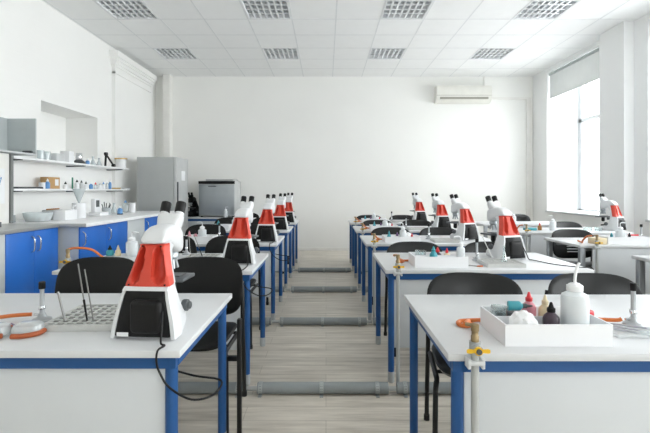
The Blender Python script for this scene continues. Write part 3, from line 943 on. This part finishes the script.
def flask(label, loc, r=.04, h=.12, m=None, name='conical_flask'):
    b = NB(); lathe(b, [(r * .95, 0), (r, .005), (r * .93, h * .12), (r * .34, h * .66), (r * .30, h * .92), (r * .40, h), (r * .33, h - .002), (r * .26, h * .9), (r * .30, h * .66), (r * .88, h * .13)], 20)
    o = obj(name, b, m or M_['milky'], loc=loc); return set_props(o, label, 'flask')


def tissue(label, loc, r=.04):
    b = NB(); bmesh.ops.create_icosphere(b, subdivisions=4, radius=1)
    rnd = random.Random(3)
    ph = [(Vector((rnd.uniform(-1, 1), rnd.uniform(-1, 1), rnd.uniform(-1, 1))).normalized(), rnd.uniform(3, 9), rnd.uniform(0, 6)) for _ in range(9)]
    for v in b.verts:
        q = v.co.copy(); k = 1 + .12 * sum(abs(math.sin(q.dot(d) * f + p)) - .5 for d, f, p in ph) / 2
        v.co = Vector((q.x * r * 1.25 * k, q.y * r * k, max(q.z * r * 1.35 * k, -.6 * r) + .6 * r))
    return set_props(obj('crumpled_tissue', b, M_['tissue'], loc=loc, sharp=25), label, 'tissue')


# --- front table of the middle column
x0, y0 = .603, 1.452
tray('white sorting tray on the front table of the middle column', x0, y0)
zt = TZ + .006
IN = 'in the tray on the front table of the middle column'
tissue('crumpled white tissue ' + IN, (x0 + .085, y0 + .058, zt + .024), .036)
beaker('square-looking clear glass beaker ' + IN, (x0 + .045, y0 + .165, zt), .030, .085)
t = set_props(obj('test_block', box(NB(), -.075, .0, -.02, .02, 0, .055, .006), M_['dark_grey'], loc=(x0 + .125, y0 + .205, zt)), 'dark grey block ' + IN, 'block')
bottle_drop('dropper_bottle', 'teal dropper bottle lying ' + IN, (x0 + .075, y0 + .158, TZ + .095), M_['teal'], M_['dark_grey'], .05, .0175, 80)
bottle_drop('dropper_bottle', 'red-tipped pink bottle ' + IN, (x0 + .166, y0 + .185, zt), M_['pink'], M_['red'], .098, .025)
bottle_drop('dropper_bottle', 'ivory dropper bottle ' + IN, (x0 + .216, y0 + .163, zt), M_['ivory'], M_['ivory'], .092, .023)
bottle_drop('dropper_bottle', 'black-capped dark purple bottle ' + IN, (x0 + .185, y0 + .060, zt), M_['darkbottle'], M_['rubber'], .092, .027)
bottle_wash('large white wash bottle ' + IN, (x0 + .270, y0 + .064, zt), 0, .165, .0445, True)
t = thing('petri_dish', 'red-lidded dish of tan contents beside the white tray on the front middle-column table', 'dish', (.992, 1.66, TZ))
obj('dish', lathe(NB(), [(.029, 0), (.030, .002), (.030, .036), (.028, .038)], 20), M_['tan'], t)
obj('lid', lathe(NB(), [(.032, .0385), (.033, .040), (.033, .062), (.031, .064)], 20), M_['red'], t)
burner('grey bunsen burner with black cap on the front table of the middle column', 1.195, 1.68, 0, 1.0)
t = set_props(obj('slide_mat', box(NB(), -.05, .20, -.045, .045, 0, .012, .003), M_['grey_plastic'], loc=(1.06, 1.60, TZ)), 'low grey slide box under the purple-marked pipettes', 'box')
t.location = (1.085, 1.575, TZ)


def pipette(label, p0, p1):
    p0, p1 = Vector(p0), Vector(p1)
    t = thing('plastic_pipette', label, 'pipette', p0); d = p1 - p0
    M, L = dir_matrix((0, 0, 0), d)
    obj('tube', lathe(NB(), [(.001, 0), (.0025, .03), (.004, .05), (.004, L - .05), (.0065, L - .04), (.0065, L - .008), (.003, L)], 10, M=M), M_['milky'], t)
    obj('fill', cyl(NB(), d * .15, d * .62, .0028, seg=8), M_['purple'], t, 'purple liquid inside')


for k, (a, c) in enumerate((((1.015, 1.645, TZ + .018), (1.21, 1.515, TZ + .018)), ((1.045, 1.66, TZ + .018), (1.26, 1.545, TZ + .018)), ((1.02, 1.612, TZ + .018), (1.165, 1.49, TZ + .018)))):
    pipette('clear pipette with purple fill by the burner, %s of three' % ('middle', 'rearmost', 'frontmost')[k], a, c)

# --- front table of the cupboard-side column
rack('low pale slide rack beside the microscope on the front cupboard-side table', -1.055, 1.60, .285, .29, R(3), 8, 7)
zr = TZ + .026
FL = 'standing in the slide rack on the front cupboard-side table'
needle('long grey needle with black grip ' + FL, (-.915, 1.655, zr), (-1.01, 1.76, TZ + .225), M_['rubber'], name='dissecting_needle')
needle('plain steel needle ' + FL, (-.90, 1.67, zr), (-.975, 1.745, TZ + .205), name='dissecting_needle')
needle('short steel forceps ' + FL, (-1.0, 1.655, zr), (-1.03, 1.66, TZ + .135), r=.0055, name='forceps')
burner('grey bunsen burner with black cap on the front cupboard-side table', -1.145, 1.742, 0, .95)
t = thing('safety_goggles', 'clear safety goggles with brown trim on the front cupboard-side table', 'goggles', (-1.14, 1.565, TZ), R(12))
b = NB()
for s in (-.055, .055):
    rings = []
    for j, (k, zz) in enumerate(((1, .0), (1.02, .012), (.9, .028), (.6, .036))):
        rings.append([(s + .05 * k * cx, .04 * k * cy, .008 + zz) for cx, cy in (sup(0, 2 * PI * i / 20, 3) for i in range(20))])
    loft(b, rings)
obj('lens', b, M_['milky'], t)
b = NB()
tube(b, [(-.11, .0, .012), (-.09, -.035, .010), (-.05, -.046, .010), (-.01, -.042, .012)], .009, 8, 4)
tube(b, [(.02, -.046, .009), (.06, -.050, .009), (.10, -.03, .010), (.108, -.0, .012)], .009, 8, 4)
tube(b, [(-.105, .03, .012), (-.06, .05, .016), (.0, .052, .016), (.05, .05, .014)], .007, 8, 4)
obj('trim', b, M_['brown'], t)
b = NB(); tube(b, [(-.02, .045, .03), (.01, .0, .035), (.05, -.03, .02)], .003, 6, 4); obj('strap', b, M_['purple'], t)

# --- second table of the middle column
S2 = 'on the second table of the middle column'
x0, y0 = .603, 2.925
tray('white sorting tray ' + S2, x0, y0)
beaker('clear glass beaker in the tray ' + S2, (x0 + .075, y0 + .175, zt), .038, .085)
bottle_drop('dropper_bottle', 'teal dropper bottle in the tray ' + S2, (x0 + .14, y0 + .06, zt), M_['teal'], M_['teal'], .095, .027)
bottle_drop('dropper_bottle', 'dark purple bottle in the tray ' + S2, (x0 + .195, y0 + .165, zt), M_['darkbottle'], M_['red'], .075, .027)
bottle_drop('dropper_bottle', 'ivory bottle with red cap in the tray ' + S2, (x0 + .26, y0 + .16, zt), M_['ivory'], M_['red'], .07, .022)
bottle_wash('white wash bottle in the tray ' + S2, (x0 + .325, y0 + .05, zt), R(190), .13, .028)
burner('grey bunsen burner ' + S2, 1.125, 3.22, 0, 1.0)
rack('low wire rack before the microscope ' + S2, 1.10, 2.93, .25, .22, R(-2), 7, 6)
flask('clear capped flask standing in the rack ' + S2, (1.245, 3.02, TZ + .026), .022, .11, M_['glass'])
needle('pale glass rod leaning in the rack ' + S2, (1.165, 2.99, TZ + .026), (1.12, 3.09, TZ + .19), None, M_['rack'], .004, 'glass_rod')
t = thing('forceps', 'steel forceps with orange grips lying ' + S2, 'tool', (.99, 2.98, TZ + .004), R(-20))
b = NB()
for s in (-1, 1): tube(b, [(-.07, 0, 0), (-.02, s * .008, .002), (.05, s * .003, 0)], .003, 6, 3)
obj('arms', b, M_['needle'], t)
b = NB()
for s in (-1, 1): tube(b, [(.05, s * .004, 0), (.075, s * .012, .002), (.085, s * .006, .002), (.07, s * .0, .001)], .004, 6, 3)
obj('grips', b, M_['orange'], t)

# --- rows three to five of the middle column
for k in (2, 3, 4):
    w = 'on the %s table of the middle column' % ROWN[k]; x0, y0 = .585, RY[k] + .07
    tray('white sorting tray ' + w, x0, y0, .36, .23, .06)
    bottle_drop('dropper_bottle', 'teal bottle in the tray ' + w, (x0 + .05, y0 + .06, zt), M_['teal'], M_['teal'], .075, .02)
    bottle_drop('dropper_bottle', 'dark bottle with purple cap in the tray ' + w, (x0 + .15, y0 + .17, zt), M_['darkbottle'], M_['purple'], .05, .024)
    bottle_drop('dropper_bottle', 'pink bottle with red cap in the tray ' + w, (x0 + .28, y0 + .06, zt), M_['pink'], M_['red'], .05, .022)
    bottle_wash('white wash bottle in the tray ' + w, (x0 + .19, y0 + .06, zt), R(180), .12, .034)
    tissue('crumpled white tissue in the tray ' + w, (x0 + .26, y0 + .17, zt), .04)
    burner('grey bunsen burner ' + w, x0 + .52, y0 + .35)
    rack('pale slide rack ' + w, x0 + .50, y0 + .0, .24, .20, 0, 6, 5)

# --- rows two to four of the cupboard-side column
S = 'on the second table of the cupboard-side column'
bottle_wash('white wash bottle beside a small ivory bottle ' + S, (-1.555, 3.46, TZ), R(5), .12, .045)
bottle_drop('dropper_bottle', 'small ivory bottle ' + S, (-1.665, 3.46, TZ), M_['ivory'], M_['ivory'], .05, .022)
t = bottle_drop('dropper_bottle', 'teal bottle with black nozzle ' + S, (-1.735, 3.47, TZ), M_['teal'], M_['rubber'], .045, .030)
burner('grey bunsen burner with black cap ' + S, -1.14, 3.53, 0, .9)
rack('low pale slide rack beside the microscope ' + S, -1.06, 3.12, .24, .26, 0, 6, 6)
needle('dark needle leaning in the rack ' + S, (-.93, 3.25, zr), (-1.01, 3.30, TZ + .19), M_['rubber'])
needle('upright steel needle in the rack ' + S, (-1.02, 3.25, zr), (-1.035, 3.26, TZ + .19))
S = 'on the third table of the cupboard-side column'
x0, y0 = -1.42, 4.28
tray('white sorting tray ' + S, x0, y0, .30, .2, .065)
bottle_wash('white wash bottle in the tray ' + S, (x0 + .18, y0 + .05, zt), R(180), .13, .04)
bottle_drop('dropper_bottle', 'pink bottle in the tray ' + S, (x0 + .05, y0 + .05, zt), M_['pink'], M_['pink'], .075, .022)
bottle_drop('dropper_bottle', 'pink bottle with black cap in the tray ' + S, (x0 + .11, y0 + .055, zt), M_['pink'], M_['rubber'], .08, .02)
burner('grey bunsen burner ' + S, -1.165, 4.72)
rack('pale slide rack ' + S, -1.06, 4.32, .22, .22, 0, 6, 5)
S = 'on the fourth table of the cupboard-side column'
x0, y0 = -1.50, 5.60
tray('white sorting tray ' + S, x0, y0, .24, .2, .07)
bottle_wash('white wash bottle behind the tray ' + S, (x0 + .26, y0 + .28, TZ), R(0), .13, .04)
bottle_drop('dropper_bottle', 'teal bottle in the tray ' + S, (x0 + .09, y0 + .06, zt), M_['teal'], M_['teal'], .085, .03)
bottle_drop('dropper_bottle', 'red-capped pink bottle beside the tray ' + S, (x0 + .32, y0 + .05, TZ), M_['pink'], M_['red'], .05, .024)
bottle_drop('dropper_bottle', 'dark bottle beside the tray ' + S, (x0 + .39, y0 + .06, TZ), M_['darkbottle'], M_['rubber'], .06, .024)
S = 'on the last table of the cupboard-side column'
tray('white sorting tray ' + S, -1.45, 6.92, .3, .2, .07)
bottle_wash('white wash bottle in the tray ' + S, (-1.25, 6.965, zt), 0, .12, .036)
bottle_drop('dropper_bottle', 'red-capped bottle in the tray ' + S, (-1.35, 6.965, zt), M_['ivory'], M_['red'], .07, .025)

# --- window column
S = 'on the second table by the windows'
tray('long white tray ' + S, 2.73, 4.18, .46, .22, .07)
t = set_props(obj('reagent_box', box(NB(), 0, .10, 0, .14, 0, .06, .003), M_['ivory'], loc=(2.605, 4.16, TZ)), 'small cream box beside the tap ' + S, 'box')
bottle_wash('white wash bottle in the long tray ' + S, (2.885, 4.235, zt), 0, .13, .042)
bottle_drop('dropper_bottle', 'teal bottle in the long tray ' + S, (2.80, 4.235, zt), M_['teal'], M_['teal'], .065, .025)
bottle_drop('dropper_bottle', 'black bottle in the long tray ' + S, (2.975, 4.235, zt), M_['darkbottle'], M_['rubber'], .065, .024)
t = set_props(obj('marker', cyl(NB(), (0, 0, .008), (.10, 0, .008), .008), M_['red'], loc=(2.99, 4.22, TZ + .073)), 'red marker lying across the long tray ' + S, 'pen')
t.location = (3.03, 4.33, TZ + .066)
burner('grey bunsen burner ' + S, 3.32, 4.55)
rack('pale slide rack ' + S, 3.22, 4.20, .24, .2, 0, 6, 5)
S = 'on the third table by the windows'
t = set_props(obj('teal_case', box(NB(), 0, .16, 0, .07, 0, .035, .01), M_['teal'], loc=(2.58, 5.60, TZ)), 'flat teal case lying ' + S, 'case')
bottle_drop('dropper_bottle', 'red-brown bottle ' + S, (2.81, 5.68, TZ), M_['wood'], M_['red'], .06, .025)
bottle_wash('white wash bottle ' + S, (2.95, 5.62, TZ), R(180), .12, .04)
beaker('low clear dish of glassware ' + S, (3.36, 5.55, TZ), .05, .05)
beaker('clear dish of glassware beside the microscope ' + S, (3.48, 5.52, TZ), .045, .05)
bottle_wash('white wash bottle on the last table by the windows', (3.0, 6.9, TZ), R(180), .11, .036)
bottle_wash('white wash bottle on the side table before the steel oven', (-1.93, 8.30, TZ), 0, .13, .036)

# ------------------------------------------------------------------ things on the shelves and worktop
def gadget(name, label, cat, bm, m, loc, rot=None): return set_props(obj(name, bm, m, loc=loc, rot=rot), label, cat)


SX = -3.44
U, Lo, WT = 1.643, 1.296, .931


def sy(px, x=SX): return onx(px, x)


up = 'on the upper wall shelf'
beaker('tall clear glass jar %s, closest to the grey cupboard' % up, (SX, sy(40.5), U), .038, .115, M_['milky'])
beaker('tall clear glass jar %s, beside the grey box' % up, (SX, sy(46.5), U), .042, .11, M_['milky'])
gadget('storage_box', 'pale grey carton ' + up, 'box', box(NB(), -.06, .06, -.09, .085, 0, .10, .003), M_['grey_plastic'], (SX, sy(56.5), U))
gadget('storage_box', 'white carton %s, next to the pale grey carton' % up, 'box', box(NB(), -.06, .06, -.05, .06, 0, .15, .003), M_['traywhite'], (SX, sy(67), U))
t = thing('lab_lamp', 'dark bell-shaped device with chrome top ' + up, 'device', (SX, sy(79), U))
obj('bell', lathe(NB(), [(.085, 0), (.088, .01), (.075, .03), (.045, .055), (.04, .06)], 22), M_['dark_grey'], t)
obj('top', lathe(NB(), [(.04, .0605), (.042, .065), (.042, .14), (.036, .15)], 20), M_['chrome'], t)
bottle_drop('reagent_bottle', 'small bottle with blue label and cap ' + up, (SX, sy(87.5), U), M_['blue'], M_['cap_white'], .06, .03)
flask('clear conical flask %s, beside the blue bottle' % up, (SX, sy(93), U), .045, .13)
flask('clear conical flask %s, beside the black clamp' % up, (SX, sy(99), U), .045, .12)
t = thing('folding_clamp', 'black folded metal clamp standing ' + up, 'clamp', (SX, sy(109.5), U))
b = NB(); tube(b, [(0, -.13, .01), (0, -.11, .20)], .016, 8); tube(b, [(0, .15, .02), (0, -.10, .19)], .014, 8); obj('arms', b, M_['black_tube'], t)
b = NB(); cyl(b, (-.02, -.11, .20), (.02, -.11, .20), .028); cyl(b, (-.02, .13, .03), (.02, .13, .03), .03); obj('joint', b, M_['black_tube'], t)
t = thing('canister', 'white canister with gold rim ' + up, 'canister', (SX, sy(121), U))
obj('drum', lathe(NB(), [(.075, 0), (.078, .005), (.078, .15)], 24), M_['traywhite'], t)
obj('rim', lathe(NB(), [(.078, .151), (.10, .152), (.10, .170), (.078, .172)], 24), M_['gold'], t)
lo = 'on the lower wall shelf'
gadget('flat_tray', 'thin dark grey tray ' + lo, 'tray', box(NB(), -.09, .09, 4.70, 5.12, 0, .02, .003), M_['dark_grey'], (SX, 0, Lo))
beaker('white cup %s, before the cardboard box' % lo, (SX + .04, sy(42, SX + .04), Lo), .035, .075, M_['traywhite'])
t = thing('cardboard_box', 'brown cardboard box with white label ' + lo, 'box', (SX - .03, sy(50, SX - .03), Lo))
obj('carton', box(NB(), -.05, .05, -.11, .12, 0, .145, .002), M_['card'], t)
obj('paper_label', box(NB(), .0505, .052, .02, .09, .04, .12), M_['paper'], t, 'white label')
bottle_drop('reagent_bottle', 'pale blue bottle before the cardboard box ' + lo, (SX + .075, sy(47.5, SX + .075), Lo), M_['blue'], M_['cap_white'], .085, .027)
bottle_drop('reagent_bottle', 'white bottle with black cap %s, past the cardboard box' % lo, (SX, sy(65.5), Lo), M_['cap_white'], M_['rubber'], .06, .03)
gadget('green_pencil', 'tall green glass tube %s' % lo, 'tube', lathe(NB(), [(.009, 0), (.010, .004), (.010, .15), (.007, .155)], 12), M_['green'], (SX, sy(72.5), Lo))
items = [(77, 'white bottle with dark cap', M_['cap_white'], M_['rubber'], .09, .03), (81.5, 'grey bottle with dark cap', M_['grey_plastic'], M_['dark_grey'], .085, .028),
         (86, 'white bottle with grey cap', M_['cap_white'], M_['dark_grey'], .07, .03), (91, 'small bottle with blue label', M_['blue'], M_['cap_white'], .07, .026),
         (95.5, 'small clear bottle with red cap', M_['milky'], M_['red'], .065, .028), (100, 'stout white bottle', M_['cap_white'], M_['grey_plastic'], .06, .034),
         (103.5, 'white bottle with blue cap', M_['cap_white'], M_['blue'], .075, .026), (107, 'slim pale bottle', M_['milky'], M_['cap_white'], .10, .022), (110, 'tall blue bottle', M_['blue'], M_['cap_white'], .11, .022)]
for px, d, m1, m2, h, r in items:
    bottle_drop('reagent_bottle', '%s in the line of bottles %s' % (d, lo), (SX, sy(px), Lo), m1, m2, h, r)
gadget('flat_case', 'flat yellowish case %s' % lo, 'case', box(NB(), -.05, .05, -.10, .10, 0, .022, .003), M_['gold'], (SX, sy(115), Lo))
gadget('flat_case', 'flat grey case at the refrigerator end of the lower shelf', 'case', box(NB(), -.05, .05, -.12, .12, 0, .022, .003), M_['grey_plastic'], (SX, sy(125), Lo))
# worktop: x about -3.15
wx = -3.15
cs = 'on the steel worktop'
t = thing('glass_bowl', 'wide clear glass bowl ' + cs, 'bowl', (-3.20, 4.80, WT))
obj('bowl', lathe(NB(), [(.10, 0), (.115, .004), (.135, .05), (.145, .10), (.14, .10), (.13, .05), (.108, .008)], 28), M_['milky'], t)
obj('liquid', lathe(NB(), [(.108, .009), (.116, .035)], 24), M_['dark_grey'], t)
bowl_y = t.location.y
gadget('soap_box', 'small grey box at the near end of the steel worktop', 'box', box(NB(), -.06, .06, -.1, .07, 0, .05, .004), M_['dark_grey'], (-3.1, 3.98, WT))
beaker('small white cup %s, beside the glass bowl' % cs, (-3.35, 4.20 + .28 - .10, WT), .03, .075, M_['milky']).location = (-3.40, 4.68, WT)
cw = 'on the white worktop'
gadget('storage_box', 'pale grey box ' + cw + ', beside the glass bowl', 'box', box(NB(), -.07, .07, -.085, .085, 0, .115, .003), M_['grey_plastic'], (-3.25, 5.13, WT))
gadget('spatula', 'wooden-handled spatula on the pale grey box', 'tool', tube(NB(), [(0, -.12, .008), (0, .11, .008)], .008, 8), M_['wood'], (-3.22, 5.10, WT + .116))
gadget('storage_box', 'plain white box ' + cw, 'box', box(NB(), -.07, .07, -.12, .115, 0, .115, .003), M_['traywhite'], (-3.05, 5.06, WT))
t = thing('measuring_jug', 'white jug with side handle ' + cw, 'jug', (-3.05, sy(79, -3.05), WT))
obj('vessel', lathe(NB(), [(.072, 0), (.075, .005), (.078, .18), (.08, .19), (.074, .19), (.07, .01)], 24), M_['traywhite'], t)
b = NB(); tube(b, [(0, -.075, .16), (.0, -.12, .15), (0, -.125, .10), (0, -.10, .06), (0, -.074, .05)], .009, 8, 4); obj('handle', b, M_['traywhite'], t)
t = set_props(obj('glass_funnel', lathe(NB(), [(.012, 0), (.012, .02), (.03, .07), (.075, .19), (.072, .19), (.026, .07), (.009, .02)], 24), M_['milky'], loc=(-3.05, sy(79, -3.05), WT + .19)), 'clear glass funnel standing in the white jug', 'funnel')
t.location.z = WT + .175
t = thing('lab_meter', 'white meter with dark screen ' + cw, 'meter', (-3.1, sy(98, -3.1), WT))
obj('base', box(NB(), -.07, .09, -.11, .11, 0, .05, .006), M_['traywhite'], t)
obj('case', box(NB(), -.06, .0, -.07, .07, .05, .23, .01), M_['traywhite'], t)
obj('screen', box(NB(), .0005, .004, -.05, .03, .12, .21), M_['dark_grey'], t)
t = thing('utensil_pot', 'glass pot of dark utensils ' + cw, 'pot', (-3.1, sy(106.5, -3.1), WT))
obj('pot', lathe(NB(), [(.055, 0), (.058, .004), (.06, .10), (.055, .10), (.052, .008)], 20), M_['milky'], t)
for k in range(5):
    a = k * 1.3; obj('utensil', cyl(NB(), (.015 * math.cos(a), .015 * math.sin(a), .01), (.06 * math.cos(a), .065 * math.sin(a), .15 + .015 * (k % 3)), .006, seg=8), M_['dark_grey'], t)
flask('clear round-bottomed flask %s, behind the ink bottle' % cw, (-3.25, sy(114, -3.25), WT), .055, .15)
t = bottle_drop('reagent_bottle', 'white bottle with blue label and black foot ' + cw, (-2.95, sy(120, -2.95), WT), M_['blue'], M_['cap_white'], .09, .035)
obj('foot', lathe(NB(), [(.04, -.0005), (.042, .002), (.038, .012)], 18), M_['rubber'], t)
bottle_drop('reagent_bottle', 'tall clear bottle with blue cap ' + cw, (-3.15, sy(125.5, -3.15), WT), M_['milky'], M_['blue'], .15, .045)
beaker('white cylindrical cup at the refrigerator end of the worktop', (-3.0, sy(132.5, -3.0), WT), .045, .15, M_['traywhite'])
# notice on the wall
t = thing('wall_notice', 'white paper notice with a blue scribble on the splash panel', 'notice', (-3.334, 4.38, 1.14))
obj('sheet', box(NB(), 0, .002, -.30, .10, 0, .36), M_['paper'], t)
b = NB(); tube(b, [(.003, -.02, .14), (.003, .03, .20), (.003, .0, .22), (.003, .05, .27), (.003, .03, .21)], .006, 5, 4, flat=.2); obj('scribble', b, M_['blue'], t)

# ------------------------------------------------------------------ light: daylight through the windows and the fill window added behind the camera
wd = bpy.data.worlds.new('sky'); SC.world = wd; wd.use_nodes = True
bg = wd.node_tree.nodes['Background']
bg.inputs['Color'].default_value = (.97, .985, 1.0, 1); bg.inputs['Strength'].default_value = 9.0
for k, (a, c) in enumerate(OPEN):
    ld = bpy.data.lights.new('daylight_portal', 'AREA'); ld.shape = 'RECTANGLE'
    ld.size = c - a; ld.size_y = head - sill
    lo_ = bpy.data.objects.new('daylight_portal', ld); COL.objects.link(lo_)
    lo_.location = (5.12, (a + c) / 2, (sill + head) / 2); lo_.rotation_euler = (R(90), 0, R(90))
    ld.cycles.is_portal = True

for a, c in FILL_OPEN:  # portal for the added fill window in the front wall
    ld = bpy.data.lights.new('daylight_portal', 'AREA'); ld.shape = 'RECTANGLE'; ld.size = c - a; ld.size_y = 2.5
    lo_ = bpy.data.objects.new('daylight_portal', ld); COL.objects.link(lo_)
    lo_.location = ((a + c) / 2, YN - .22, 2.15); lo_.rotation_euler = (R(90), 0, PI if False else 0)
    lo_.rotation_euler = (R(90), 0, 0)
    lo_.rotation_euler = Vector((0, 1, 0)).to_track_quat('-Z', 'Z').to_euler()
    ld.cycles.is_portal = True

# ------------------------------------------------------------------ camera
cd = bpy.data.cameras.new('camera'); cam = bpy.data.objects.new('camera', cd); COL.objects.link(cam)
cam.location = (0, 0, CAMZ); cam.rotation_euler = (R(90), 0, 0)
cd.sensor_width = 36; cd.lens = 36 * FPX / 650
cd.shift_x = (325 - VPX) / 650; cd.shift_y = (HZY - 216.5) / 650
cd.clip_start = .05
SC.camera = cam
vs = SC.view_settings
vs.view_transform = 'Standard'; vs.look = 'None'; vs.gamma = 1; vs.use_curve_mapping = False; vs.exposure = 0.38
SC.cycles.max_bounces = 12; SC.cycles.diffuse_bounces = 8; SC.cycles.transparent_max_bounces = 16
SC.cycles.use_denoising = True
